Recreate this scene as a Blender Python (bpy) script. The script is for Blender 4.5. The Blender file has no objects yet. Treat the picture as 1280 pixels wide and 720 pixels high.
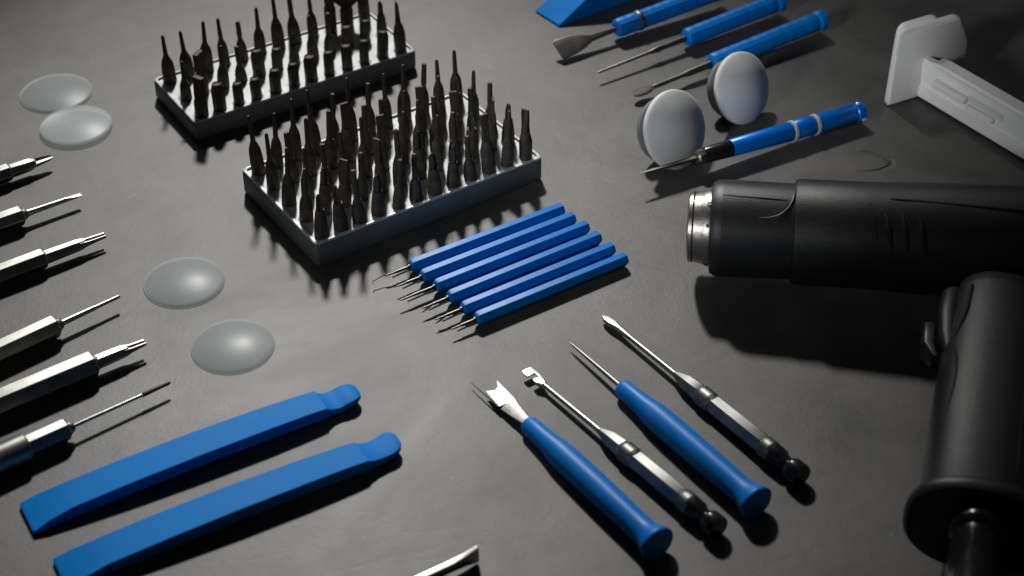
import bpy, math, random
from mathutils import Vector, Matrix
S = bpy.context.scene
COL = S.collection
random.seed(7)

# ------------------------------------------------------------------ camera
F_PX, PITCH, DIST = 2200.0, math.radians(38.5), 650.0      # pixels, tilt, millimetres
cam_d = bpy.data.cameras.new('camera'); cam = bpy.data.objects.new('camera', cam_d); COL.objects.link(cam)
CAM = Vector((0, -DIST*math.cos(PITCH), DIST*math.sin(PITCH)))
cam.location = CAM*.001
cam.rotation_euler = (math.pi/2-PITCH, 0, 0)
cam_d.sensor_width = 36; cam_d.lens = 36*F_PX/1280
cam_d.clip_start = .01; cam_d.clip_end = 50
cam_d.dof.use_dof = True; cam_d.dof.focus_distance = .66; cam_d.dof.aperture_fstop = 13
S.camera = cam
S.render.resolution_x, S.render.resolution_y = 1024, 576
S.render.engine = 'CYCLES'

# ------------------------------------------------------------------ light
w = bpy.data.worlds.new('World'); S.world = w; w.use_nodes = True
bg = w.node_tree.nodes['Background']; bg.inputs[0].default_value = (.82, .92, 1, 1); bg.inputs[1].default_value = .012

def aim(o, target):
    o.rotation_euler = (Vector(target)-o.location).to_track_quat('-Z', 'Y').to_euler()

key_d = bpy.data.lights.new('key_lamp', 'SPOT'); key = bpy.data.objects.new('key_lamp', key_d); COL.objects.link(key)
key_d.energy = 64; key_d.color = (1, .985, .955); key_d.shadow_soft_size = .05
key_d.spot_size = math.radians(28); key_d.spot_blend = 1.0
key.location = (-.17, .86, .88); aim(key, (-.075, .035, 0))
box_d = bpy.data.lights.new('softbox', 'AREA'); sb = bpy.data.objects.new('softbox', box_d); COL.objects.link(sb)
box_d.shape = 'RECTANGLE'; box_d.size = 1.05; box_d.size_y = .36; box_d.energy = 1.0; box_d.color = (.96, .985, 1)
sb.location = (-.24, .98, .80); aim(sb, (-.08, .03, 0))
# weak fill from the front, on the upright white and grey pieces
fil_d = bpy.data.lights.new('fill_lamp', 'SPOT'); fl = bpy.data.objects.new('fill_lamp', fil_d); COL.objects.link(fl)
fil_d.energy = 24; fil_d.color = (.97, .985, 1); fil_d.shadow_soft_size = .08; fil_d.spot_size = math.radians(14); fil_d.spot_blend = 1.0
fl.location = (-.50, -.62, .42); aim(fl, (.145, .172, .02))

S.view_settings.view_transform = 'Standard'; S.view_settings.look = 'None'
S.view_settings.exposure = 0; S.view_settings.gamma = 1

# ------------------------------------------------------------------ placing
R_, F_, U_ = Vector((1, 0, 0)), Vector((0, math.cos(PITCH), -math.sin(PITCH))), Vector((0, math.sin(PITCH), math.cos(PITCH)))
def P(x, y, z=0):
    """millimetre point of the table scene, at height z, read off the photograph (1280 x 720)"""
    d = R_*((x-640)/F_PX) + U_*((360-y)/F_PX) + F_
    return CAM + d*((z-CAM.z)/d.z)

# ------------------------------------------------------------------ materials
def mat(name, color, rough=.5, metal=0, spec=.5, bump=0, bscale=200, var=0, vscale=60, coat=0, **kw):
    m = bpy.data.materials.new(name); m.use_nodes = True
    nt = m.node_tree; N = nt.nodes; L = nt.links; b = N['Principled BSDF']
    b.inputs['Base Color'].default_value = (*color, 1); b.inputs['Roughness'].default_value = rough
    b.inputs['Metallic'].default_value = metal; b.inputs['Specular IOR Level'].default_value = spec
    b.inputs['Coat Weight'].default_value = coat
    for k, v in kw.items(): b.inputs[k.replace('_', ' ')].default_value = v
    tc = N.new('ShaderNodeTexCoord')
    nz = N.new('ShaderNodeTexNoise'); nz.inputs['Scale'].default_value = vscale; nz.inputs['Detail'].default_value = 5
    L.new(tc.outputs['Object'], nz.inputs['Vector'])
    if var:
        hs = N.new('ShaderNodeMix'); hs.data_type = 'RGBA'; hs.blend_type = 'MULTIPLY'; hs.inputs[0].default_value = 1
        cr = N.new('ShaderNodeMapRange'); cr.inputs[1].default_value = .3; cr.inputs[2].default_value = .7
        cr.inputs[3].default_value = 1-var; cr.inputs[4].default_value = 1+var*.3
        L.new(nz.outputs['Fac'], cr.inputs[0]); hs.inputs[6].default_value = (*color, 1)
        L.new(cr.outputs[0], hs.inputs[7]); L.new(hs.outputs[2], b.inputs['Base Color'])
    rr = N.new('ShaderNodeMapRange'); rr.inputs[3].default_value = max(.02, rough-.08); rr.inputs[4].default_value = rough+.1
    L.new(nz.outputs['Fac'], rr.inputs[0]); L.new(rr.outputs[0], b.inputs['Roughness'])
    if bump:
        n2 = N.new('ShaderNodeTexNoise'); n2.inputs['Scale'].default_value = bscale*10; n2.inputs['Detail'].default_value = 3
        L.new(tc.outputs['Object'], n2.inputs['Vector'])
        bp = N.new('ShaderNodeBump'); bp.inputs['Strength'].default_value = bump; bp.inputs['Distance'].default_value = .0003
        L.new(n2.outputs['Fac'], bp.inputs['Height']); L.new(bp.outputs['Normal'], b.inputs['Normal'])
    return m

BLUE = mat('blue_plastic', (.000, .185, .62), .42, spec=.26, bump=.12, bscale=150, var=.12)
BLUE_SATIN = mat('blue_matte_plastic', (.000, .210, .66), .56, spec=.10, bump=.15, bscale=200, var=.10, vscale=40)
BLUE_METAL = mat('blue_anodised_metal', (.001, .20, .85), .30, metal=.35, bump=.05)
STEEL = mat('brushed_steel', (.43, .43, .41), .34, metal=1, bump=.04, bscale=90, var=.25, vscale=150)
STEEL_SATIN = mat('satin_steel', (.28, .28, .262), .44, metal=1, bump=.06, bscale=90, var=.3, vscale=120)
DARKSTEEL = mat('dark_steel', (.20, .195, .185), .40, metal=1, bump=.08, bscale=120, var=.3, vscale=150)
BIT = mat('blackened_bit_steel', (.105, .088, .070), .62, spec=.3, metal=.0, bump=.3, bscale=80, var=.5, vscale=250)
BITTIP = mat('blackened_tip_steel', (.085, .071, .056), .66, spec=.3, metal=.0, bump=.2, bscale=120, var=.4, vscale=250)
BLACKGLOSS = mat('black_gloss_plastic', (.012, .012, .013), .2, bump=.05)
BLACKRUB = mat('black_rubberised_plastic', (.016, .017, .018), .40, bump=.35, bscale=260, var=.2)
GUNBODY = mat('black_moulded_plastic', (.010, .0105, .011), .42, spec=.38, bump=.4, bscale=260, var=.2, vscale=30)
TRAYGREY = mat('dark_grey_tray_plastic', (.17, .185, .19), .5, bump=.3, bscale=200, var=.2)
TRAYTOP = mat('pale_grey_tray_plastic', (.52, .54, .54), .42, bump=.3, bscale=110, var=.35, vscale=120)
WHITE = mat('white_plastic', (.86, .86, .84), .45, bump=.12, bscale=120, var=.06)
CUPGREY = mat('pale_grey_rubber', (.68, .685, .685), .55, bump=.2, bscale=200, var=.08)
CUPDARK = mat('grey_rubber_stem', (.17, .175, .18), .5, bump=.2, bscale=200)
BRASSY = mat('nozzle_steel', (.44, .42, .39), .36, metal=1, bump=.3, bscale=60, var=.45, vscale=120)
GROOVE = mat('black_groove', (.004, .004, .004), .8)
def lens():
    m = mat('translucent_clear_plastic', (.62, .65, .65), .32, bump=.02, bscale=60)
    nt = m.node_tree; N = nt.nodes; out = N['Material Output']; b = N['Principled BSDF']
    t = N.new('ShaderNodeBsdfTransparent'); t.inputs[0].default_value = (.93, .96, .96, 1)
    lw = N.new('ShaderNodeLayerWeight'); lw.inputs[0].default_value = .35
    mr = N.new('ShaderNodeMapRange'); mr.inputs[3].default_value = .18; mr.inputs[4].default_value = .44
    mx = N.new('ShaderNodeMixShader'); nt.links.new(lw.outputs['Facing'], mr.inputs[0]); nt.links.new(mr.outputs[0], mx.inputs[0])
    nt.links.new(t.outputs[0], mx.inputs[1]); nt.links.new(b.outputs[0], mx.inputs[2]); nt.links.new(mx.outputs[0], out.inputs[0])
    return m
LENS = lens()
CLEARFILM = mat('hazy_clear_plastic', (.75, .75, .73), .3, Transmission_Weight=.85, IOR=1.2)

def scuff(m, col):
    nt = m.node_tree; N = nt.nodes; L = nt.links; b = N['Principled BSDF']
    tc = N.new('ShaderNodeTexCoord'); mp = N.new('ShaderNodeMapping'); mp.inputs['Scale'].default_value = (60, 420, 60); mp.inputs['Rotation'].default_value = (0, 0, .35)
    n = N.new('ShaderNodeTexNoise'); n.inputs['Scale'].default_value = 3; n.inputs['Detail'].default_value = 2
    L.new(tc.outputs['Object'], mp.inputs[0]); L.new(mp.outputs[0], n.inputs['Vector'])
    r_ = N.new('ShaderNodeMapRange'); r_.inputs[1].default_value = .68; r_.inputs[2].default_value = .76; r_.inputs[3].default_value = 0; r_.inputs[4].default_value = .35
    L.new(n.outputs['Fac'], r_.inputs[0]); mx = N.new('ShaderNodeMix'); mx.data_type = 'RGBA'; mx.inputs[7].default_value = (*col, 1)
    src = b.inputs['Base Color'].links[0].from_socket
    L.new(r_.outputs[0], mx.inputs[0]); L.new(src, mx.inputs[6]); L.new(mx.outputs[2], b.inputs['Base Color'])
scuff(BLUE_SATIN, (.06, .30, .75)); scuff(BLUE, (.05, .28, .75)); scuff(GUNBODY, (.035, .035, .035))

def slate():
    m = bpy.data.materials.new('dark_slate'); m.use_nodes = True
    nt = m.node_tree; N = nt.nodes; L = nt.links; b = N['Principled BSDF']
    tc = N.new('ShaderNodeTexCoord')
    def noise(scale, det, rough=.6, dist=0):
        n = N.new('ShaderNodeTexNoise'); n.inputs['Scale'].default_value = scale; n.inputs['Detail'].default_value = det
        n.inputs['Roughness'].default_value = rough; n.inputs['Distortion'].default_value = dist
        L.new(tc.outputs['Object'], n.inputs['Vector']); return n
    big = noise(9, 8, .62, .7); mid = noise(42, 7, .65, .4); fine = noise(900, 3)
    r1 = N.new('ShaderNodeValToRGB'); r1.color_ramp.elements[0].position = .33; r1.color_ramp.elements[1].position = .68
    r1.color_ramp.elements[0].color = (.052, .050, .0465, 1); r1.color_ramp.elements[1].color = (.126, .122, .1135, 1)
    L.new(big.outputs['Fac'], r1.inputs[0])
    mx = N.new('ShaderNodeMix'); mx.data_type = 'RGBA'; mx.blend_type = 'MULTIPLY'; mx.inputs[0].default_value = 1
    r2 = N.new('ShaderNodeMapRange'); r2.inputs[1].default_value = .3; r2.inputs[2].default_value = .7; r2.inputs[3].default_value = .74; r2.inputs[4].default_value = 1.12
    L.new(mid.outputs['Fac'], r2.inputs[0]); L.new(r1.outputs[0], mx.inputs[6]); L.new(r2.outputs[0], mx.inputs[7])
    du = N.new('ShaderNodeTexVoronoi'); du.inputs['Scale'].default_value = 260; L.new(tc.outputs['Object'], du.inputs['Vector'])
    lt = N.new('ShaderNodeMath'); lt.operation = 'LESS_THAN'; lt.inputs[1].default_value = .085; L.new(du.outputs['Distance'], lt.inputs[0])
    sc = N.new('ShaderNodeSeparateColor'); L.new(du.outputs['Color'], sc.inputs[0])
    gt = N.new('ShaderNodeMath'); gt.operation = 'GREATER_THAN'; gt.inputs[1].default_value = .93; L.new(sc.outputs[0], gt.inputs[0])
    ml = N.new('ShaderNodeMath'); ml.operation = 'MULTIPLY'; L.new(lt.outputs[0], ml.inputs[0]); L.new(gt.outputs[0], ml.inputs[1])
    m2 = N.new('ShaderNodeMath'); m2.operation = 'MULTIPLY'; m2.inputs[1].default_value = .45; L.new(ml.outputs[0], m2.inputs[0])
    dm = N.new('ShaderNodeMix'); dm.data_type = 'RGBA'; dm.inputs[7].default_value = (.34, .33, .31, 1)
    L.new(m2.outputs[0], dm.inputs[0]); L.new(mx.outputs[2], dm.inputs[6]); L.new(dm.outputs[2], b.inputs['Base Color'])
    rr = N.new('ShaderNodeMapRange'); rr.inputs[1].default_value = .3; rr.inputs[2].default_value = .7; rr.inputs[3].default_value = .46; rr.inputs[4].default_value = .60
    L.new(big.outputs['Fac'], rr.inputs[0]); L.new(rr.outputs[0], b.inputs['Roughness'])
    b.inputs['Specular IOR Level'].default_value = .5
    # slate relief: broad undulation, thin ridges where the stone has split, fine grain
    ridge = N.new('ShaderNodeTexNoise'); ridge.inputs['Scale'].default_value = 11; ridge.inputs['Detail'].default_value = 6; ridge.inputs['Distortion'].default_value = 1.2
    mp = N.new('ShaderNodeMapping'); mp.inputs['Rotation'].default_value = (0, 0, .5); mp.inputs['Scale'].default_value = (.55, 1.25, 1)
    L.new(tc.outputs['Object'], mp.inputs[0]); L.new(mp.outputs[0], ridge.inputs['Vector'])
    sub = N.new('ShaderNodeMath'); sub.operation = 'SUBTRACT'; sub.inputs[1].default_value = .5; L.new(ridge.outputs['Fac'], sub.inputs[0])
    ab = N.new('ShaderNodeMath'); ab.operation = 'ABSOLUTE'; L.new(sub.outputs[0], ab.inputs[0])
    cl = N.new('ShaderNodeMapRange'); cl.inputs[1].default_value = 0; cl.inputs[2].default_value = .012; L.new(ab.outputs[0], cl.inputs[0])
    b1 = N.new('ShaderNodeBump'); b1.inputs['Strength'].default_value = .20; b1.inputs['Distance'].default_value = .0010; L.new(mid.outputs['Fac'], b1.inputs['Height'])
    b2 = N.new('ShaderNodeBump'); b2.inputs['Strength'].default_value = .05; b2.inputs['Distance'].default_value = .0004; L.new(cl.outputs[0], b2.inputs['Height']); L.new(b1.outputs[0], b2.inputs['Normal'])
    b3 = N.new('ShaderNodeBump'); b3.inputs['Strength'].default_value = .22; b3.inputs['Distance'].default_value = .0002; L.new(fine.outputs['Fac'], b3.inputs['Height']); L.new(b2.outputs[0], b3.inputs['Normal'])
    L.new(b3.outputs[0], b.inputs['Normal'])
    # a shallow curved scar in the stone behind the heat gun
    c = P(1078, 203)*.001; vd = N.new('ShaderNodeVectorMath'); vd.operation = 'SUBTRACT'; vd.inputs[1].default_value = c
    L.new(tc.outputs['Object'], vd.inputs[0])
    m3 = N.new('ShaderNodeVectorMath'); m3.operation = 'MULTIPLY'; m3.inputs[1].default_value = (.75, 1.15, 1); L.new(vd.outputs[0], m3.inputs[0])
    ln = N.new('ShaderNodeVectorMath'); ln.operation = 'LENGTH'; L.new(m3.outputs[0], ln.inputs[0])
    wob = N.new('ShaderNodeMath'); wob.operation = 'MULTIPLY_ADD'; wob.inputs[1].default_value = .007; L.new(mid.outputs['Fac'], wob.inputs[0]); L.new(ln.outputs['Value'], wob.inputs[2])
    df = N.new('ShaderNodeMath'); df.operation = 'SUBTRACT'; df.inputs[1].default_value = .0115; L.new(wob.outputs[0], df.inputs[0])
    da = N.new('ShaderNodeMath'); da.operation = 'ABSOLUTE'; L.new(df.outputs[0], da.inputs[0])
    ds = N.new('ShaderNodeMapRange'); ds.inputs[1].default_value = .0003; ds.inputs[2].default_value = .0014; ds.inputs[3].default_value = 1; ds.inputs[4].default_value = 0; L.new(da.outputs[0], ds.inputs[0])
    sx = N.new('ShaderNodeSeparateXYZ'); L.new(vd.outputs[0], sx.inputs[0])
    sd = N.new('ShaderNodeMapRange'); sd.inputs[1].default_value = -.004; sd.inputs[2].default_value = .006; L.new(sx.outputs[0], sd.inputs[0])
    mm = N.new('ShaderNodeMath'); mm.operation = 'MULTIPLY'; L.new(ds.outputs[0], mm.inputs[0]); L.new(sd.outputs[0], mm.inputs[1])
    b4 = N.new('ShaderNodeBump'); b4.invert = True; b4.inputs['Strength'].default_value = .9; b4.inputs['Distance'].default_value = .0008
    L.new(mm.outputs[0], b4.inputs['Height']); L.new(b3.outputs[0], b4.inputs['Normal']); L.new(b4.outputs[0], b.inputs['Normal'])
    return m

# ------------------------------------------------------------------ mesh building (all in millimetres)
class MB:
    def __init__(s): s.v = []; s.f = []
    def loft(s, rings, cap0=True, cap1=True):
        base = len(s.v); n = len(rings[0])
        for r in rings: s.v += [tuple(p) for p in r]
        for i in range(len(rings)-1):
            for k in range(n):
                a = base+i*n+k; b = base+i*n+(k+1) % n
                s.f.append((a, b, b+n, a+n))
        if cap0: s.f.append(tuple(base+k for k in reversed(range(n))))
        if cap1: s.f.append(tuple(base+(len(rings)-1)*n+k for k in range(n)))
        return s
    def lathe(s, prof, n=32, axis='x', rot=0, c=(0, 0), flat=1.0):
        rings = []
        for h, r in prof:
            ring = []
            for k in range(n):
                t = 2*math.pi*k/n+rot; a, b = c[0]+r*math.cos(t), c[1]+r*flat*math.sin(t)
                ring.append((h, a, b) if axis == 'x' else (a, b, h) if axis == 'z' else (b, h, a))
            rings.append(ring)
        return s.loft(rings)
    def rr(s, st, k=4):
        """rounded rectangle sections across local x: (x, half width y, half height z, centre y, centre z, corner radius)"""
        rings = []
        for x, ry, rz, cy, cz, rad in st:
            rad = min(rad, ry*.98, rz*.98); ring = []
            for q, (sy, sz) in enumerate(((1, 1), (-1, 1), (-1, -1), (1, -1))):
                for j in range(k+1):
                    t = math.pi/2*(q+j/k)
                    ring.append((x, cy+sy*(ry-rad)+rad*math.cos(t), cz+sz*(rz-rad)+rad*math.sin(t)))
            rings.append(ring)
        return s.loft(rings)
    def box(s, x0, x1, y0, y1, z0, z1):
        return s.loft([[(x, y0, z0), (x, y1, z0), (x, y1, z1), (x, y0, z1)] for x in (x0, x1)])
    def prism(s, pts, z0, z1):
        return s.loft([[(x, y, z) for x, y in pts] for z in (z0, z1)])
    def tube(s, pts, r, n=8):
        pts = [Vector(p) for p in pts]; rings = []
        for i, p in enumerate(pts):
            t = (pts[min(i+1, len(pts)-1)]-pts[max(i-1, 0)]).normalized()
            u = t.cross(Vector((0, 0, 1)) if abs(t.z) < .9 else Vector((1, 0, 0))).normalized(); v = t.cross(u)
            rad = r[i] if isinstance(r, (list, tuple)) else r
            rings.append([p+u*rad*math.cos(2*math.pi*k/n)+v*rad*math.sin(2*math.pi*k/n) for k in range(n)])
        return s.loft(rings)
    def build(s, name, m, parent=None, smooth=35, bevel=0):
        me = bpy.data.meshes.new(name); me.from_pydata([(a*.001, b*.001, c*.001) for a, b, c in s.v], [], s.f)
        import bmesh
        bm = bmesh.new(); bm.from_mesh(me); bmesh.ops.recalc_face_normals(bm, faces=bm.faces); bm.to_mesh(me); bm.free()
        me.materials.append(m); me.shade_smooth()
        if smooth < 180: me.set_sharp_from_angle(angle=math.radians(smooth))
        o = bpy.data.objects.new(name, me); COL.objects.link(o)
        if parent is not None: o.parent = parent
        if bevel:
            b = o.modifiers.new('bevel', 'BEVEL'); b.width = bevel*.001; b.segments = 3; b.limit_method = 'ANGLE'; b.angle_limit = math.radians(30)
            b.harden_normals = False
        return o

def tag(o, label, cat, group=None):
    o['label'] = label; o['category'] = cat
    if group: o['group'] = group
    return o
def thing(name, label, cat, A, B=None, group=None, up=Vector((0, 0, 1))):
    """Empty at A (mm) whose local x runs to B; returns it and the length A-B"""
    o = bpy.data.objects.new(name, None); COL.objects.link(o); o.empty_display_size = .005
    A = Vector(A); L = 0
    if B is None: o.matrix_world = Matrix.Translation(A*.001)
    else:
        d = Vector(B)-A; L = d.length; X = d.normalized(); Y = up.cross(X).normalized(); Z = X.cross(Y)
        M = Matrix((X, Y, Z)).transposed().to_4x4(); M.translation = A*.001; o.matrix_world = M
    tag(o, label, cat, group); return o, L
ORD = 'first second third fourth fifth sixth seventh eighth ninth tenth eleventh twelfth'.split()

# ------------------------------------------------------------------ the table surface
g = MB()
g.box(-900, 900, -700, 900, -18, 0)
tb = g.build('table_surface', slate()); tb['kind'] = 'structure'

# ------------------------------------------------------------------ bit holders with their bits
def bit_proto(kind, hgt, r):
    """body and tip of one bit, standing on z = 0"""
    b, t = MB(), MB(); rot = random.uniform(0, 1)
    if kind == 'needle':
        bh = hgt*.56
        b.lathe([(0, r), (.6, r*1.06), (bh*.55, r*.98), (bh*.72, r*.90), (bh*.80, r*.80), (bh, r*.42)], 14, 'z')
        t.lathe([(bh-.4, r*.40), (bh+1.2, .95), (hgt-1.0, .70), (hgt, .40)], 10, 'z')
    elif kind == 'stepped':
        bh = hgt*.50
        b.lathe([(0, r), (.6, r*1.08), (bh*.5, r), (bh*.75, r*.88), (bh, r*.55)], 12, 'z')
        t.lathe([(bh-.4, r*.53), (bh+2, r*.40), (bh+3, 1.1), (hgt-.4, .95), (hgt, .7)], 8, 'z')
    elif kind == 'blade':
        bh = hgt*.58
        b.lathe([(0, r*.9), (.6, r), (bh*.7, r*1.0), (bh*.8, r*.88), (bh, r*.62)], 12, 'z')
        st = [(bh-.4, 1.3, 1.2), (bh+2.5, 1.2, .9), (hgt-2, 1.45, .55), (hgt, 1.45, .4)]
        t.loft([[(a*rx, c*ry, z) for a, c in ((1, 1), (-1, 1), (-1, -1), (1, -1))] for z, rx, ry in st])
    elif kind == 'wide':
        bh = hgt*.55
        b.lathe([(0, r), (.6, r*1.05), (bh*.8, r*1.05), (bh, r*.8)], 12, 'z')
        st = [(bh-.4, 1.7, 1.5), (bh+1.5, 2.1, 1.2), (hgt, 2.1, 1.0)]
        t.loft([[(a*rx, c*ry, z) for a, c in ((1, 1), (-1, 1), (-1, -1), (1, -1))] for z, rx, ry in st])
    elif kind == 'paddle':
        bh = hgt*.35
        b.lathe([(0, r), (.6, r*1.05), (bh*.8, r*1.05), (bh, r*.8)], 12, 'z')
        st = [(bh-.4, 2.0, 1.3), (bh+3, 5.2, 1.0), (hgt-2, 5.6, .8), (hgt, 5.0, .6)]
        t.loft([[(a*rx, c*ry, z) for a, c in ((1, 1), (-1, 1), (-1, -1), (1, -1))] for z, rx, ry in st])
    elif kind == 'cross':
        bh = hgt*.66
        b.lathe([(0, r*.95), (.6, r*1.08), (bh*.5, r*.98), (bh*.85, r*.78), (bh, r*.66)], 12, 'z')
        pts = []
        for k in range(8): pts.append((r*.62 if k % 2 == 0 else r*.26, k*math.pi/4))
        st = [(bh-.3, 1.0), (hgt-1.6, .8), (hgt, .25)]
        t.loft([[(q*c*math.cos(a), q*c*math.sin(a), z) for c, a in pts] for z, q in st])
    else:  # socket: hexagonal body with a crown of small teeth
        b.lathe([(0, r*.95), (.5, r), (hgt*.80, r), (hgt*.86, r*.9)], 6, 'z')
        t.lathe([(hgt*.84, r*.86), (hgt*.90, r*.84), (hgt*.985, r*.74), (hgt, r*.62), (hgt*.96, r*.5)], 12, 'z')
    bo = b.build('body', BIT, None, 30); to = t.build('tip', BITTIP, None, 30)
    for o in (bo, to): COL.objects.unlink(o)
    return bo, to

LOOK = {'needle': 'slim needle pointed bit', 'stepped': 'stepped round dark bit', 'blade': 'narrow flat blade bit',
        'wide': 'thick square ended bit', 'cross': 'stout cross tipped bit', 'socket': 'short hollow ended bit', 'paddle': 'broad brown paddle shaped bit'}
protos = {}
for kd in LOOK:
    protos[kd] = []
    for q in range(4):
        h = {'needle': 25.5, 'stepped': 23, 'blade': 24.5, 'wide': 25, 'cross': 20, 'socket': 13, 'paddle': 27}[kd]
        protos[kd].append(bit_proto(kd, h+q*.9, 2.2+.14*q))

def holder(name, label, Fc, Rc, Lc, height, rows, kinds, which, inset):
    X = (Rc-Fc).normalized(); W = (Rc-Fc).length; Dp = (Lc-Fc).length
    root, _ = thing('bit_holder', label, 'bit holder', Fc, Rc)
    # local x along the front edge, y away from the viewer
    def outl(x0, x1, y0, y1, rad=2.0, k=4):
        pts = []
        for cx, cy, a0 in ((x1-rad, y1-rad, 0), (x0+rad, y1-rad, 90), (x0+rad, y0+rad, 180), (x1-rad, y0+rad, 270)):
            for j in range(k+1):
                a = math.radians(a0+90*j/k); pts.append((cx+rad*math.cos(a), cy+rad*math.sin(a)))
        return pts
    m = MB(); o0 = outl(.8, W-.8, .8, Dp-.8); o1 = outl(0, W, 0, Dp); oi = outl(1.5, W-1.5, 1.5, Dp-1.5, 1)
    m.loft([[(x, y, z) for x, y in o] for o, z in ((o0, 0), (o1, 1.2), (o1, height-.5), (outl(.4, W-.4, .4, Dp-.4), height), (oi, height), (oi, height-2.0))])
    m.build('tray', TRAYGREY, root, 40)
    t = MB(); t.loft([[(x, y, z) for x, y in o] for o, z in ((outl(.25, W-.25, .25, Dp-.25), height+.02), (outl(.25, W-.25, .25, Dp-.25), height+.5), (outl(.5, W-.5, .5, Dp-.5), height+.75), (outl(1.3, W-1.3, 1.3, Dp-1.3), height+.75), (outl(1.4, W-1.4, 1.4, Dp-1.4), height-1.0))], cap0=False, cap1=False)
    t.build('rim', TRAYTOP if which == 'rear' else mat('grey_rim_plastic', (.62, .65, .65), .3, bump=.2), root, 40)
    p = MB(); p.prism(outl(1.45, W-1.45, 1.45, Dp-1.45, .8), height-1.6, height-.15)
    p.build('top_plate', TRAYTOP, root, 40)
    cols = 12
    x0, x1, y0, y1 = inset, W-inset, inset*.95, Dp-inset*.95
    M = root.matrix_world
    slots = [(r, c, x0+(x1-x0)*c/(cols-1), y0+(y1-y0)*r/(rows-1)) for r in range(rows) for c in range(cols)]
    ho = MB()
    for r, c, x, y in slots: ho.lathe([(height-.14, 2.9), (height-.10, 2.9)], 16, 'z', 0, (x, y))
    ho.build('socket_holes', TRAYGREY, root, 40)
    for r, c, x, y in slots:
        kd, dz = kinds(r, c)
        if kd is None: continue
        src = random.choice(protos[kd])
        wp = M @ Vector(((x+random.uniform(-.4, .4))*.001, (y+random.uniform(-.4, .4))*.001, (height-.05+dz)*.001))
        e = bpy.data.objects.new('screwdriver_bit', None); COL.objects.link(e); e.empty_display_size = .003
        e.location = wp; e.rotation_euler = (random.uniform(-.055, .055), random.uniform(-.055, .055), .15 if kd == 'paddle' else random.uniform(0, 3))
        rw = ['front', 'middle', 'back'] if rows == 3 else ['front', 'second', 'middle', 'fourth', 'back']
        tag(e, '%s, %s from left in the %s row of the %s holder' % (LOOK[kd], ORD[c], rw[r], which), 'screwdriver bit',
            'bits standing in the %s holder' % which)
        e.scale = (1.06, 1.06, (.78+.015*c if rows == 3 else .97)*random.uniform(.93, 1.06))
        for s_ in src:
            k = s_.copy(); COL.objects.link(k); k.parent = e

REAR_BACK = ['needle', 'needle', 'needle', 'needle', 'stepped', 'needle', 'needle', 'stepped', 'needle', 'wide', 'paddle', 'blade']
def rear_kinds(r, c):
    if r == 0: return ('wide', -3) if c == 0 else ('blade', -1.5) if c == 11 else ('socket', -1)
    if r == 1: return ('needle', -2) if c == 0 else ('wide', 0) if c == 1 else ('needle', -1) if c == 2 else (['socket', 'stepped', 'cross', 'socket', 'needle'][(c*7) % 5], -2)
    return (REAR_BACK[c], 0)
random.seed(11)
holder('holder_rear', 'smaller grey bit holder with three rows of dark bits, behind the larger one',
       P(246, 178), P(522, 86), P(191, 122), 8.6, 3, rear_kinds, 'rear', 5.6)
def front_kinds(r, c):
    if r == 4: return (['needle', 'needle', 'needle', 'needle', 'stepped', 'needle', 'stepped', 'needle', 'needle', 'stepped', 'needle', 'needle'][c], 0)
    if r == 0: return (['cross', 'cross', 'stepped', 'cross', 'stepped', 'stepped', 'cross', 'cross', 'stepped', 'blade', 'needle', 'blade'][c], -3.5 if c in (1, 2, 3, 7) else -2)
    return (random.choice(['stepped', 'needle', 'cross', 'stepped', 'blade', 'cross', 'blade', 'stepped', 'needle', 'needle']), random.uniform(-3, 0))
random.seed(5)
holder('holder_front', 'larger grey bit holder packed with five rows of dark bits, beside the thin blue picks',
       P(397, 336), P(679, 225), P(305, 239), 10.4, 5, front_kinds, 'front', 5.4)

# ------------------------------------------------------------------ six thin blue picks
PK = [((513, 333), (703, 261), 'top'), ((527, 346), (717, 272), ''), ((544, 358), (734, 283), ''),
      ((561, 372), (749, 296), ''), ((578, 386), (766, 310), ''), ((595, 399), (782, 323), '')]
NL = [10.5, 11, 15.5, 11.5, 11.5, 10.5]
TIPS = ['with a hazy clear flat tip', 'with a short steel needle tip', 'with the longest steel needle tip', 'with a forked steel tip', 'with a bent steel tip', 'with a straight steel tip']
POS = ['farthest of the six blue picks, nearest the bit holder', 'second of the six blue picks from the bit holder', 'third of the six blue picks from the bit holder',
       'fourth of the six blue picks from the bit holder', 'fifth of the six blue picks from the bit holder', 'nearest of the six blue picks, farthest from the bit holder']
def hexprof(st, m=None): return (m or MB()).lathe(st, 6, 'x', math.radians(0))
for i, (a, b, _) in enumerate(PK):
    root, L = thing('pick_tool', POS[i], 'pick tool', P(*a, 3.4), P(*b, 3.2), 'thin blue picks lying side by side')
    h = MB().lathe([(-.2, 1.7), (.5, 2.45), (1.4, 2.75), (L-.9, 2.75), (L-.2, 2.5), (L, 2.1)], 6, 'x'); h.build('handle', BLUE, root, 25, .25)
    n = MB(); z = 0; nl = NL[i]
    n.lathe([(.6, .62), (-nl*.55, .60), (-nl*.62, .42), (-nl*.9, .36), (-nl, .15)], 10)
    n.tube([(.6, -.9, -.5), (-nl*.8, -1.2, -.9)], [.42, .3])
    if i in (3, 4): n.tube([(-nl*.6, 0, 0), (-nl*.85, -.7, -.5), (-nl*1.05, -.9, -1.0)], [.4, .35, .12])
    if i == 4: n.tube([(-nl*.6, 0, 0), (-nl*.9, 1.0, .1)], [.35, .15])
    n.build('needle', DARKSTEEL, root, 40)
    MB().lathe([(-1.0, .95), (.4, 1.2)], 12).build('ferrule', DARKSTEEL, root, 40)
    if i == 0: MB().tube([(-nl*.8, 0, 0), (-nl*1.1, .9, -.3), (-nl*1.5, .6, -.9), (-nl*1.55, -.6, -1.1)], [.3, .2, .2, .15]).build('wire_hook', DARKSTEEL, root, 40)

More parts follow.
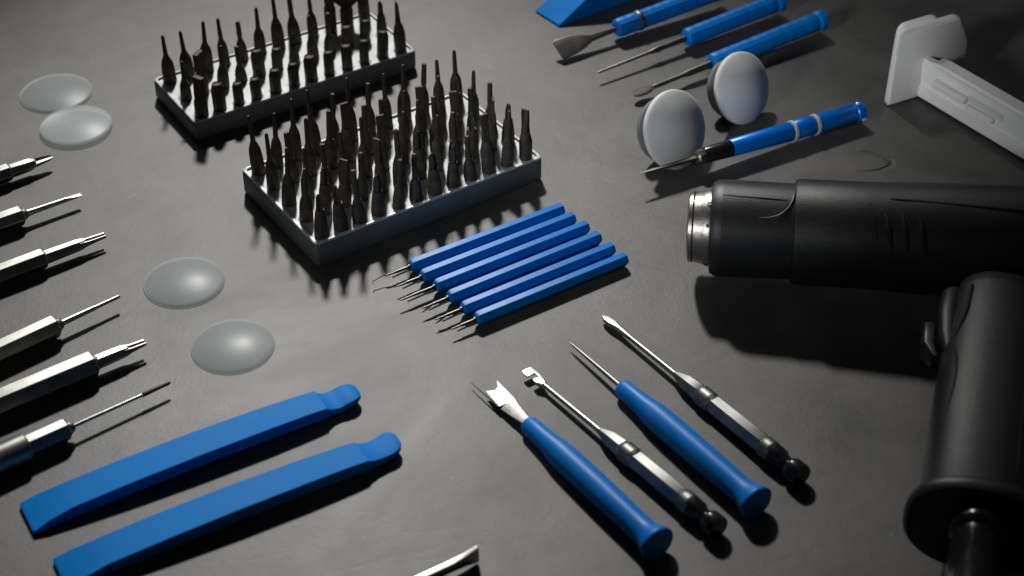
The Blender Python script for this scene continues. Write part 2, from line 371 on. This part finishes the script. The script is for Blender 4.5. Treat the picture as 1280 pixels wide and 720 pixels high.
# ------------------------------------------------------------------ silver screwdrivers at the left edge
# tip px, shoulder px, shaft kind
def left_driver(lab, tip, sh, extra, tk, r, zt, zb):
    T, Sx = P(*tip, zt), P(*sh, zb)
    d = (Sx-T)
    B = Sx+d.normalized()*extra; B.z = zb
    root, L = thing('silver_screwdriver', lab, 'screwdriver', T, B, 'silver screwdrivers at the left edge')
    s = (Sx-T).length
    body = MB().lathe([(s-.1, r*.62), (s+.7, r*.95), (s+1.6, r), (L-4, r), (L-1, r*.8)], 6, 'x', 0); body.build('handle', STEEL_SATIN, root, 25, .3)
    MB().lathe([(s-1.6, r*.40), (s-.1, r*.60), (s+.2, r*.6)], 20).build('collar', DARKSTEEL, root, 40)
    m = MB()
    if tk == 'fork':      # round shank ending in a slotted tip
        q = s*.50
        m.lathe([(s*.36, 2.0), (s*.46, 2.4), (s+.3, 2.7)], 6)
        m.build('shaft', STEEL, root, 25, .15)
        for yy in (-1, 1): MB().rr([(0, .42, .55, yy*.95, .1, .2), (s*.30, .5, .95, yy*1.05, 0, .3), (s*.44, .9, 1.6, yy*.9, 0, .3)]).build('prong', STEEL if yy < 0 else DARKSTEEL, root, 35)
    elif tk == 'cross':
        m.lathe([(s*.42, 1.8), (s*.55, 2.6), (s+.3, 2.8)], 6)
        m.build('shaft', STEEL, root, 25, .15)
        pts = [((1.0 if k % 2 == 0 else .42), k*math.pi/4+.3) for k in range(8)]
        MB().loft([[(x, q*c*math.cos(a), q*c*math.sin(a)) for c, a in pts] for x, q in ((0, .5), (1.6, 1.2), (s*.44, 1.9))]).build('cross_tip', DARKSTEEL, root, 30)
    elif tk == 'flat':
        m.rr([(0, 1.0, .2, 0, 0, .1), (3.5, 1.05, .55, 0, 0, .2), (6.5, .95, .95, 0, 0, .9), (s*.8, 1.25, 1.25, 0, 0, 1.2), (s+.3, 1.55, 1.55, 0, 0, 1.5)])
        m.build('shaft', STEEL, root, 35)
    elif tk == 'round':
        m.lathe([(0, .25), (.5, .7), (s*.4, .8), (s*.42, .95), (s*.95, 1.15), (s+.3, 1.4)], 20)
        m.build('shaft', STEEL, root, 35)
    else:                 # thin with a black tip and a stepped handle nose
        m.lathe([(s*.28, .62), (s+.3, .72)], 18); m.build('shaft', STEEL, root, 35)
        MB().lathe([(0, .3), (.6, .62), (s*.28-.3, .85), (s*.28+.2, .85)], 6).build('black_tip', BITTIP, root, 30)
    return root, s, L
LG = 'silver screwdriver at the left edge '
left_driver('silver screwdriver with a stubby cross tip, farthest back at the left edge', (66, 196), (14, 213), 60, 'cross', 3.7, 4.6, 5.0)
left_driver('silver screwdriver with a slim flat blade, second from back at left edge', (101, 243), (29, 267), 60, 'flat', 4.0, 4.6, 5.2)
left_driver('silver screwdriver with a split two tone tip, third from back at left edge', (131, 294), (57, 320), 70, 'fork', 4.0, 4.4, 5.2)
left_driver('silver screwdriver with a plain rounded rod, third from front at left edge', (150, 370), (72, 405), 70, 'round', 4.3, 4.8, 5.4)
left_driver('long silver hexagonal screwdriver with stubby forked tip, second from front at left edge', (181, 428), (119, 452), 80, 'fork', 4.9, 4.8, 5.6)
root, s_, L_ = left_driver('darker screwdriver with a long thin shaft and black end, frontmost at left edge', (213, 478), (86, 533), 60, 'thin', 3.9, 4.2, 5.4)
MB().lathe([(s_+14.8, 4.3), (s_+15.4, 5.0), (s_+40, 5.2), (s_+58, 5.2)], 28).build('grip', STEEL_SATIN, root, 30)

# silver tool cropped by the bottom edge
T, B = P(597, 692, 4.0), P(470, 752, 3.6)
root, L = thing('silver_screwdriver', 'silver flared flat screwdriver tip poking in at the bottom edge', 'screwdriver', T, B)
MB().rr([(0, .8, 3.2, 0, 0, .3), (1.0, .9, 3.0, 0, 0, .3), (4.5, 1.1, 2.2, 0, 0, .4), (9, 1.35, 1.7, 0, 0, .6), (26, 1.5, 1.8, 0, 0, .7)]).build('shaft', STEEL, root, 30)
MB().lathe([(24, 2.4), (26, 3.4), (L, 3.4)], 6).build('handle', STEEL_SATIN, root, 25, .2)

# ------------------------------------------------------------------ clear domed discs
def disc(px, w_px, lab, z=0, tilt=0):
    c = P(*px, z+.6); r = .5*w_px/F_PX*((c-CAM).dot(F_))
    o, _ = thing('clear_disc', lab, 'plastic disc', Vector((c.x, c.y, z)), None, 'clear domed plastic discs')
    prof = [(0, r*.965), (.25, r), (.75, r), (.95, r*.985)]
    H = 1.9
    for k in range(1, 15):
        q = 1-k/15; prof.append((.95+H*(1-(q)**2), r*.985*q))
    prof.append((.95+H, .05))
    MB().lathe(prof, 96, 'z').build('dome', LENS, o, 45)
    if tilt: o.rotation_euler = (tilt, 0, 0)
disc((70, 116), 90, 'faint clear domed disc lying farthest back, half covered by another disc')
disc((95, 156), 89, 'clear domed disc lying on the edge of the faint farthest one', 1.3, 0)
disc((230, 352), 101, 'clear domed disc right of the silver tips, left of the larger bit holder')
disc((291, 432), 104, 'clear domed disc nearest the viewer, just behind the blue pry bars')

# ------------------------------------------------------------------ blue pry bars
def pry(lab, A, B, hook, clip=False):
    root, L = thing('pry_bar', lab, 'pry bar', A, B, 'blue pry bars')
    # x, half width, top z, bottom z, y shift
    N_ = [(0, 7.2, 1.7, .2), (.6, 7.4, 2.0, .1), (L*.05, 6.8, 3.6, .3), (L*.115, 6.2, 4.7, .4), (L*.125, 6.2, 4.9, .5), (L*.3, 6.1, 6.0, 1.3), (L*.5, 5.95, 6.6, 1.9), (L*.7, 5.7, 6.6, 1.9),
          (L*.84, 5.35, 6.2, 1.6), (L*.885, 5.2, 5.8, 1.4)]
    m = MB(); m.rr([(x, hw, (t-b)/2, 0, (t+b)/2, .35) for x, hw, t, b in N_], 2)
    m.build('bar', BLUE_SATIN, root, 9)
    h = MB()
    if hook:   # short notch and then an up-curled rounded lip
        st = [(L*.884, 5.1, 2.6, 0, 3.5), (L*.905, 4.9, 1.9, 0, 2.6), (L*.93, 4.9, 1.8, 0, 2.3), (L*.95, 4.9, 1.7, .1, 2.9), (L*.972, 4.9, 1.5, .2, 3.3), (L*.988, 4.4, 1.3, .3, 3.4), (L*.999, 3.4, 1.0, .3, 3.4), (L*1.005, 1.8, .6, .3, 3.4)]
    else:
        st = [(L*.884, 5.1, 2.6, 0, 3.5), (L*.915, 4.9, 2.1, .1, 2.7), (L*.945, 5.0, 1.8, .5, 2.6), (L*.967, 5.3, 1.6, 1.0, 2.8), (L*.984, 5.1, 1.4, 1.4, 3.1), (L*.996, 4.2, 1.1, 1.6, 3.3), (L*1.005, 2.4, .7, 1.7, 3.4)]
    h.rr([(x, hw, rz*.72, cy, cz, .5) for x, hw, rz, cy, cz in st], 3); h.build('lip', BLUE_SATIN, root, 35)
pry('blue flat pry bar with a notched curled lip, the one behind', P(34, 652, 0), P(447, 499, 0), True)
pry('blue flat pry bar with a smooth rounded end, nearest the bottom edge', P(76, 723, 0), P(499, 563, 0), False)

# ------------------------------------------------------------------ four drivers in the lower middle
def frac(t, e, p): return ((p[0]-t[0])*(e[0]-t[0])+(p[1]-t[1])*(e[1]-t[1]))/((e[0]-t[0])**2+(e[1]-t[1])**2)
BLUEPROF = [(0, 2.0), (.4, 2.9), (1.5, 3.3), (7, 3.5), (13, 3.9), (18, 4.6), (24, 4.75)]
def blue_handle(root, s, L):
    st = [(s+x, r) for x, r in BLUEPROF]+[(s+(L-s)*.60, 4.7), (L-13, 4.35), (L-7.5, 4.3), (L-5, 4.6), (L-2.6, 5.5), (L-1.2, 6.0), (L-.4, 6.1), (L, 5.8)]
    MB().lathe(st, 40).build('handle', BLUE, root, 50)
# spatula
t, e = (606, 480), (823, 681); T, E_ = P(*t, 2.0), P(*e, 5.5)
root, L = thing('blue_screwdriver', 'blue handled tool with a bent steel blade, leftmost of the four drivers', 'hand tool', T, E_)
s = L*frac(t, e, (664, 533)); blue_handle(root, s, L)
MB().rr([(12.5, 3.2, .3, .3, -.1, .15), (s*.7, 2.6, .5, 0, 0, .3), (s*.88, 2.0, .8, 0, 0, .4), (s+.4, 1.8, 1.1, 0, 0, .5)]).build('blade', DARKSTEEL, root, 40).rotation_euler.x = .22
MB().prism([(13, -2.9), (3.8, -2.0), (5.2, .8), (4.2, 2.6), (1.2, 4.2), (13, 3.7)], -.1, .35).build('blade_lip', STEEL_SATIN, root, 30)
MB().tube([(12.5, -2.8, -.2), (4, -3.1, -.1), (-3.4, -3.3, -.1)], [.35, .28, .12]).build('edge_wire', DARKSTEEL, root, 40)
# pin tool
t, e = (711, 427), (947, 630); T, E_ = P(*t, 2.6), P(*e, 5.5)
root, L = thing('blue_screwdriver', 'blue handled tool with a thin pointed steel pin, between two silver screwdrivers', 'hand tool', T, E_)
s = L*frac(t, e, (781, 489)); blue_handle(root, s, L)
MB().lathe([(0, .12), (3, .45), (s*.5, .75), (s+.4, .95)], 16).build('pin', STEEL_SATIN, root, 40)
# silver ones
def silver(lab, t, e, sh, spade):
    T, E_ = P(*t, 2.2), P(*e, 4.2)
    root, L = thing('silver_screwdriver', lab, 'screwdriver', T, E_, 'silver screwdrivers with black rotating caps')
    s = L*sh; Q = L-s
    MB().lathe([(s*.16, .8), (s+.3, 1.05)], 18).build('shaft', STEEL, root, 40)
    if spade:
        m = MB()
        m.rr([(0, 1.9, .22, .0, .55, .15), (1.6, 2.3, .3, 0, .35, .2), (3.2, 2.1, .4, 0, .2, .2)])
        m.rr([(2.8, .55, .4, 1.55, .2, .2), (5.8, .5, .5, 1.4, .1, .2), (8.2, .6, .6, .7, 0, .3)])
        m.rr([(5.6, 1.2, .35, -.6, .3, .2), (7.5, 1.9, .8, -.3, .2, .3), (10, 1.0, 1.0, 0, 0, .7)])
        m.build('hooked_tip', STEEL, root, 35)
    else:
        MB().rr([(0, .6, .35, 0, 0, .2), (2, 1.6, .7, 0, 0, .4), (5, 1.75, .9, 0, 0, .6), (9, 1.2, 1.1, 0, 0, .9), (s*.4, .9, .9, 0, 0, .8)]).build('blade_tip', STEEL, root, 35)
    MB().lathe([(s-.3, 1.1), (s+Q*.10, 3.0), (s+Q*.20, 3.5), (s+Q*.215, 3.1)], 6, 'x', 0).build('nose', STEEL_SATIN, root, 25, .25)
    kn = [(s+Q*.21, 3.3)]
    for k in range(4): kn += [(s+Q*(.222+.022*k), 3.75), (s+Q*(.233+.022*k), 3.62)]
    kn += [(s+Q*.32, 3.3)]
    MB().lathe(kn, 24).build('ring', STEEL_SATIN, root, 30)
    MB().lathe([(s+Q*.31, 3.2), (s+Q*.325, 3.6), (s+Q*.70, 3.75), (s+Q*.715, 3.3)], 6, 'x', 0).build('handle', STEEL_SATIN, root, 25, .25)
    kn = [(s+Q*.71, 3.4)]
    for k in range(3): kn += [(s+Q*(.72+.022*k), 3.8), (s+Q*(.731+.022*k), 3.68)]
    kn += [(s+Q*.79, 3.1)]
    MB().lathe(kn, 24).build('ring', STEEL_SATIN, root, 30)
    MB().lathe([(s+Q*.785, 2.7), (s+Q*.79, 3.6), (s+Q*.84, 3.5), (s+Q*.86, 2.7), (s+Q*.905, 2.6)], 32).build('collar', BLACKGLOSS, root, 35)
    MB().lathe([(s+Q*.895, 2.4), (s+Q*.905, 3.2), (s+Q*.92, 3.8), (s+Q*.93, 3.9), (L-.6, 3.9), (L, 3.6), (L+.1, .2)], 36).build('cap', BLACKGLOSS, root, 40)
silver('silver screwdriver with a notched hooked tip, between two blue handled tools', (658, 463), (899, 661), .405, True)
silver('silver screwdriver with a narrow leaf shaped tip, rightmost of the four drivers', (754, 395), (1003, 596), .385, False)

# ------------------------------------------------------------------ three blue tools at the back
def back_handle(root, s, L, r=3.5, knob=True):
    st = [(s, r*.6), (s+.8, r*.92), (s+2, r)]
    n = 9
    for k in range(n):
        x = s+5+(L-s-14)*k/n; st += [(x, r*1.01), (x+1.5, r*(.985 if k % 3 else .97)), (x+2.4, r*1.01)]
    st += [(L-7, r*1.02), (L-5.5, r*.92), (L-4, r*1.12), (L-1, r*1.1), (L, r*.85)] if knob else [(L-1, r), (L, r*.85)]
    MB().lathe(st, 12, 'x', .2).build('handle', BLUE, root, 22, .2)
Z = 7.0
t, e = (697, 63), (905, -14); T, E_ = P(*t, 4.6), P(*e, Z+1.5)
root, L = thing('spatula_tool', 'blue handled tool with a broad steel spatula blade, leftmost of three at the back', 'hand tool', T, E_, 'blue handled tools at the back')
s = L*frac(t, e, (767, 37)); back_handle(root, s, L, 4.3)
MB().rr([(0, 4.2, .3, 0, 0, .2), (1.0, 4.9, .4, 0, 0, .2), (8, 4.6, .5, 0, 0, .3), (13, 3.4, .7, 0, 0, .4), (17.5, 1.6, 1.0, 0, 0, .5), (s+.5, 1.1, 1.1, 0, 0, .9)]).build('blade', DARKSTEEL, root, 40).rotation_euler.x = .5
MB().lathe([(s+11.5, 4.4), (s+12, 4.7), (s+13.2, 4.7), (s+13.7, 4.4)], 24).build('band', STEEL_SATIN, root, 40)
t, e = (747, 91), (978, 0); T, E_ = P(*t, 4.4), P(*e, Z)
root, L = thing('needle_tool', 'blue handled tool with a long dark needle, middle of three at the back', 'hand tool', T, E_, 'blue handled tools at the back')
s = L*frac(t, e, (853, 49)); back_handle(root, s, L, 4.2)
MB().lathe([(0, .3), (1, .55), (s*.58, .8), (s*.62, 1.1), (s*.68, 1.5), (s*.74, 1.2), (s+.5, 1.5)], 14).build('needle', DARKSTEEL, root, 35)
t, e = (791, 119), (1030, 23); T, E_ = P(*t, 3.6), P(*e, Z)
root, L = thing('scoop_tool', 'blue handled tool with a small dark spoon tip, rightmost of three at the back', 'hand tool', T, E_, 'blue handled tools at the back')
s = L*frac(t, e, (884, 78)); back_handle(root, s, L, 4.3)
sp = MB(); ou = []
for k in range(20):
    a = 2*math.pi*k/20; ou.append((5.8+5.8*math.cos(a), 2.4*math.sin(a)*(1-.18*math.cos(a))))
sp.loft([[(5.8+(x-5.8)*q, y*q, z) for x, y in ou] for q, z in ((.5, -1.2), (.9, -.7), (1, .1), (.9, .4), (.6, .6), (.3, .65))])
sp.build('spoon', BIT, root, 50)
MB().lathe([(10.4, .9), (14, 1.05), (s*.62, 1.0), (s*.72, 1.55), (s+.5, 1.7)], 14).build('shaft', DARKSTEEL, root, 40)

# blue wedge at the top edge
c1, c2 = P(669, 14, .6), P(699, 33, .6)
mid = (c1+c2)/2; mid.z = 0
bk = (P(790, 0)-P(699, 33)); bk.z = 0; bk.normalize()
root, L = thing('wedge', 'blue plastic wedge with a thin edge, cut by the top edge', 'wedge', mid, mid+bk*60)
Mi = root.matrix_world.inverted(); l1, l2 = [(Mi @ (Vector((c.x, c.y, 0))*.001))*1000 for c in (c1, c2)]
m = MB(); m.loft([[(l1.x+d, l1.y, z0), (l2.x+d, l2.y, z0), (l2.x+d, l2.y, h), (l1.x+d, l1.y, h)] for d, z0, h in ((0, .2, 1.0), (15, .2, 9.4), (34, .2, 19.5), (60, .2, 22))])
m.build('wedge_body', BLUE_SATIN, root, 20, .4)

# ------------------------------------------------------------------ domed grey suction heads
def cup(lab, px, R, ax):
    a = Vector(ax).normalized(); c = Vector(P(*px, R*math.sqrt(1-a.z**2)))
    root, _ = thing('suction_cup', lab, 'suction cup', c, c+a*10, 'pale grey domed suction cups')
    prof = [(-3.0, R*.9), (-2.4, R*.985), (-1.3, R), (-.5, R*.99), (0, R*.955)]
    for k in range(1, 12):
        q = 1-k/12; prof.append((4.2*(1-q*q), R*.955*q))
    MB().lathe(prof, 72).build('dome', CUPGREY, root, 60)
    MB().lathe([(-7.5, R*.60), (-2.8, R*.66)], 40).build('stem', CUPDARK, root, 40)
    MB().lathe([(-11.5, R*.50), (-11.0, R*.70), (-9.5, R*.80), (-7.6, R*.80), (-6.9, R*.70), (-6.9, R*.5)], 56).build('flange', CUPDARK, root, 45)
cup('pale grey domed suction cup in front, standing over the pen knife blade', (846, 162), 16.2, (.60, -.66, .44))
cup('pale grey domed suction cup behind the other one, in front of the spoon tool', (930, 110), 15.2, (.60, -.66, .44))

# ------------------------------------------------------------------ blue pen knife
RING = mat('pale_polished_ring', (.75, .75, .73), .35, metal=.4)
t, e = (800, 217), (1078, 139); T, E_ = P(*t, 8.5), P(*e, 5.0)
root, L = thing('pen_knife', 'blue metal pen knife with silver rings and dark blade, lying behind the heat gun', 'knife', T, E_)
def fx(p): return L*frac(t, e, p)
s0, s1 = fx((874, 197)), fx((1078, 139))
MB().rr([(0, .3, .15, 0, 0, .1), (3, .6, .3, 0, 0, .15), (14, .8, .5, 0, 0, .15), (s0-3, 1.0, .7, 0, 0, .2), (s0+1, 1.6, .5, 0, 0, .3)]).build('blade', DARKSTEEL, root, 30)
MB().lathe([(s0-2.5, 2.0), (s0-1.8, 2.9), (s0+.8, 3.1), (s0+1.2, 2.8)], 8).build('collar', STEEL, root, 30)
g0 = fx((903, 189))
MB().lathe([(s0+1.1, 2.9), (s0+1.8, 3.3), (g0+2, 3.6), (g0+2.4, 3.5)], 32).build('grip', BLACKGLOSS, root, 40)
r1, r2 = fx((986, 163)), fx((1015, 155))
MB().lathe([(g0+2.3, 3.4), (g0+2.6, 3.62), (r1-.9, 4.05), (r1-.6, 3.9)], 32).build('barrel', BLUE_METAL, root, 40)
MB().lathe([(r1-.8, 4.0), (r1-.6, 4.4), (r1+.6, 4.4), (r1+.8, 4.0)], 32).build('ring', RING, root, 40)
MB().lathe([(r1+.6, 3.9), (r1+.8, 4.05), (r2-.8, 4.05), (r2-.6, 3.9)], 32).build('barrel', BLUE_METAL, root, 40)
MB().lathe([(r2-.8, 4.0), (r2-.6, 4.4), (r2+.6, 4.4), (r2+.8, 4.0)], 32).build('ring', RING, root, 40)
MB().lathe([(r2+.6, 3.9), (r2+.8, 4.1), (L-5, 4.2), (L-4.6, 3.9), (L-4.2, 4.4), (L-.8, 4.4), (L, 3.6)], 32).build('barrel', BLUE_METAL, root, 40)
MB().lathe([(3.9, .9), (4.9, .85), (5.1, .5)], 16, 'z', 0, (L-3.2, 0)).build('button', RING, root, 40)
MB().rr([(L-3.2, 1.3, .5, -4.3, -.6, .4), (L-1.6, 1.2, .5, -4.3, -.6, .4)]).build('rivet', RING, root, 40)

# ------------------------------------------------------------------ white tool at the right
base = P(1104, 129); tr = P(1199, 21, 33)
u = Vector((.58, -.81, 0)).normalized()                  # beam direction, towards the right front
pl = Vector((.90, .43, 0)).normalized()                  # along the plate
root, _ = thing('scraper', 'white plastic scraper with an upright square plate and long beam handle', 'scraper', base, base+pl*30)
inv = root.matrix_world.inverted().to_3x3()
ud = inv @ u                                               # beam direction in local axes
def plate(off, w0, w1, hgt, thick, z0=0.):
    """standing rounded plate, x along the plate, z up, leaning back slightly"""
    pts = []
    crn = [(w0, z0, 1.2), (w1, z0+1.5, 3.0), (w1+.8, hgt*.62, 3.0), (w1-5, hgt, 3), (w0+3.2, hgt*.985, 4.0)]
    n = len(crn)
    for i in range(n):
        p0, p1, p2 = Vector(crn[i-1][:2]), Vector(crn[i][:2]), Vector(crn[(i+1) % n][:2]); r = crn[i][2]
        a = p1+(p0-p1).normalized()*r; b = p1+(p2-p1).normalized()*r
        for k in range(6):
            q = k/5; pts.append(a*(1-q)**2+p1*2*q*(1-q)+b*q*q)
    rings = []
    for d, sc in ((0, .97), (.5, 1.0), (thick-.7, 1.0), (thick, .96)):
        cx, cz = (w0+w1)/2, hgt/2
        rings.append([((cx+(p.x-cx)*sc)+ud.x*0, -(off+d)+.0+(p.y*.10), cz+(p.y-cz)*sc) for p in pts])
    return rings
MB().loft(plate(0, 0, 39, 34, 3.2)).build('plate', WHITE, root, 50)
MB().loft(plate(-4.6, 4.0, 31, 33.4, 3.0)).build('back_plate', WHITE, root, 50)
# beam: its own axes inside the thing
bm_ = bpy.data.objects.new('x', None)
def beam(mb, x0, x1, y0, y1, z0, z1):
    """box along the beam: x from the plate, y across, z up"""
    v = Vector((-ud.y, ud.x, 0)); o = Vector((18.5, -1.2, 0)); rings = []
    for x in (x0, x1):
        rings.append([tuple(o+ud*x+v*y+Vector((0, 0, z))) for y, z in ((y0, z0), (y1, z0), (y1, z1), (y0, z1))])
    return mb.loft(rings)
m = MB(); beam(m, 0, 90, -2.4, 1.6, 3.2, 19.0); m.build('beam', WHITE, root, 30, .7)
m = MB(); beam(m, 7, 90, -4.2, 3.0, 18.7, 21.0); m.build('top_rail', WHITE, root, 30, .7)
m = MB(); beam(m, 1, 90, -3.6, -2.2, 1.2, 6.4); m.build('bottom_rail', WHITE, root, 30, .5)
m = MB(); beam(m, 9, 27, -5.4, -2.3, 10.6, 13.6); m.build('latch', WHITE, root, 30, .7)
m = MB(); beam(m, 27.5, 42, -4.6, -2.3, 8.4, 10.8); m.build('latch', WHITE, root, 30, .6)
m = MB(); beam(m, 27, 46, -2.75, -2.35, 11.2, 14.6); m.build('slot', CUPGREY, root, 30)
bpy.data.objects.remove(bm_)

# ------------------------------------------------------------------ heat gun
A, B = P(864, 283, 21), P(1290, 305, 26)
root, L = thing('heat_gun', 'black heat gun lying on its side with a bare steel nozzle, right of everything', 'heat gun', A, B)
kx = L/426.
def gx(px): return (px-864)*kx
MB().lathe([(-1.2, 11.5), (-.6, 12.9), (.6, 13.2), (1.2, 12.9), (gx(880), 13.5), (gx(884), 14.1), (gx(893), 14.2), (gx(900), 14.2)], 48).build('nozzle', BRASSY, root, 35)
for k in range(6):
    MB().lathe([(13.6, .9), (14.5, .8)], 12, 'z', 0, (gx(887), 0)).build('rivet', BRASSY, root, 35).matrix_local = Matrix.Rotation(-.3+k*.6, 4, 'X')
MB().lathe([(gx(888), 13.5), (gx(890), 16.6), (gx(896), 17.6), (gx(905), 17.8), (gx(998), 17.5), (gx(999), 16.5)], 72).build('shroud', BLACKRUB, root, 40)
MB().lathe([(gx(992), 17.0), (gx(994), 18.7), (gx(999), 19.3), (gx(1090), 19.4), (gx(1160), 20.3), (gx(1290), 21.0), (gx(1370), 20.5), (gx(1400), 17)], 72).build('barrel', GUNBODY, root, 40)
# fine edge where shroud meets barrel: curved upper lip, its lit look painted paler
pts = [(gx(px), -math.cos(math.radians(a))*18.0, math.sin(math.radians(a))*18.0) for px, a in ((994, 112), (993, 98), (992, 85), (990, 74), (986, 65), (981, 59), (974, 54), (962, 51), (950, 50))]
MB().tube(pts, [.15, .25, .3, .33, .36, .36, .3, .2, .1], 8).build('edge_trim', mat('lit_edge_tone', (.09, .09, .09), .3), root, 60)
MB().tube([(gx(px), -math.cos(math.radians(a))*17.75, math.sin(math.radians(a))*17.75) for px, a in ((903, 78), (930, 77), (960, 76), (985, 75))], [.15, .2, .2, .1], 8).build('seam', GROOVE, root, 60)
def arcpt(x, a, r): return (x, -math.cos(a)*r, math.sin(a)*r)
def slot_line(pxx, a0, a1, r, wd, name='vent_slot'):
    MB().tube([arcpt(gx(pxx)+q*.4, math.radians(a0+(a1-a0)*q/8), r) for q in range(9)], [wd*(.35+.65*math.sin(math.pi*(q+.5)/9)) for q in range(9)], 8).build(name, GROOVE, root, 40)
slot_line(1085, 72, 28, 19.4, .35)
slot_line(1103, 64, 22, 19.5, 1.0); slot_line(1123, 63, 21, 19.75, 1.0); slot_line(1144, 61, 19, 20.1, 1.0)
# long dark seam running back along the upper side
MB().tube([arcpt(gx(x), math.radians(79-(x-1108)*.06), 19.55+(x-1108)*.0085) for x in range(1108, 1300, 10)], [.2]+[.55]*18+[.5]*1, 8).build('seam', GROOVE, root, 40)
# handle
hA, hB = P(1256, 366, 24) , P(1222, 652, 22)
Mi = root.matrix_world.inverted()
def loc(v): return Mi @ (Vector(v)*.001)*1000
hx = (hB-hA).normalized(); hy = Vector((0, 0, 1)).cross(hx).normalized(); hz = hx.cross(hy); HL = (hB-hA).length
def hring(x, ry, rz, cy=0, cz=0, n=48, e=.85):
    out = []
    for k in range(n):
        t = 2*math.pi*k/n; c, s = math.cos(t), math.sin(t)
        out.append(loc(hA+hx*x+hy*(cy+ry*math.copysign(abs(c)**e, c))+hz*(cz+rz*math.copysign(abs(s)**e, s))))
    return out
# local +y of the handle points to the right of the photograph or left; sign found here
sg = 1 if hy.x > 0 else -1
m = MB(); m.loft([hring(0, 8, 6), hring(1.2, 13, 9.5), hring(3.5, 15.5, 11.5), hring(10, 17, 12.5), hring(25, 18, 13, sg*.5), hring(40, 18.3, 13.4, sg*.2), hring(70, 18.5, 13.6), hring(100, 18.2, 14), hring(HL-6, 18.6, 15), hring(HL-1, 19, 15.4)])
m.build('handle', GUNBODY, root, 50)
m = MB(); m.loft([hring(HL-2.5, 19.2, 15.5), hring(HL-1.0, 20.9, 17.3), hring(HL+.5, 21.8, 18.0), hring(HL+2.6, 21.8, 18.0), hring(HL+4, 20.8, 17.2), hring(HL+4.5, 12, 11)])
m.build('end_flange', BLACKRUB, root, 50)
m = MB(); rr = [(HL+4, 6.2), (HL+6, 8.2), (HL+9.5, 8.6), (HL+11, 8.0), (HL+12, 6.8), (HL+15, 6.8), (HL+16, 7.6), (HL+60, 7.8)]
m.loft([hring(x, r, r, 0, 5.0, 40, 1) for x, r in rr]); m.build('cable_sleeve', BLACKGLOSS, root, 40)
m = MB(); m.loft([hring(-36, 15, 11, 0, -5), hring(-10, 14, 10.0, 0, -5), hring(8, 13, 9.5, 0, -3)]); m.build('neck', GUNBODY, root, 50)
def hp(x, ydeg, extra=.05, rx=18.4, rz=13.5):
    """point on the handle skin"""
    t = math.radians(ydeg); c, s = math.cos(t), math.sin(t); e = .85
    return loc(hA+hx*x+hy*sg*((rx+extra)*math.copysign(abs(c)**e, c))+hz*((rz+extra)*math.copysign(abs(s)**e, s)))
# seam lines on the handle
MB().tube([hp(x, 66, .0, 17.0+min(x, 40)*.035, 12.6+min(x, 60)*.02) for x in range(8, 112, 6)], .22, 8).build('seam', GROOVE, root, 50)
zig = [(12, 128), (18, 129), (24, 130), (30, 133), (36, 140), (40, 146), (44, 141), (50, 134), (58, 131), (66, 132), (76, 136), (84, 140)]
MB().tube([hp(x, a, .05, 17.6+min(x, 60)*.012, 12.7+min(x, 60)*.014) for x, a in zig], [.6, .8, .9, .8, .7, .5, .45, .5, .5, .4, .3, .12], 8).build('seam', GROOVE, root, 50)
# trigger standing proud of the left side
m = MB(); m.loft([hring(9, 2.6, 3.0, -sg*16.6, 3), hring(11, 3.6, 4.0, -sg*17.4, 3), hring(22, 3.8, 4.2, -sg*17.6, 3), hring(34, 3.4, 4.0, -sg*16.8, 3), hring(42, 2.0, 3.0, -sg*15.5, 3)])
m.build('trigger', GUNBODY, root, 50)
m = MB(); m.loft([hring(27, 1.6, 3.4, -sg*23.0, 0, e=.5), hring(28, 2.2, 4.0, -sg*23.2, 0, e=.5), hring(38, 2.2, 4.2, -sg*22.6, 0, e=.5), hring(43, 1.0, 3.0, -sg*19.8, 0, e=.5)])
m.build('trigger_guard', BLACKRUB, root, 50)
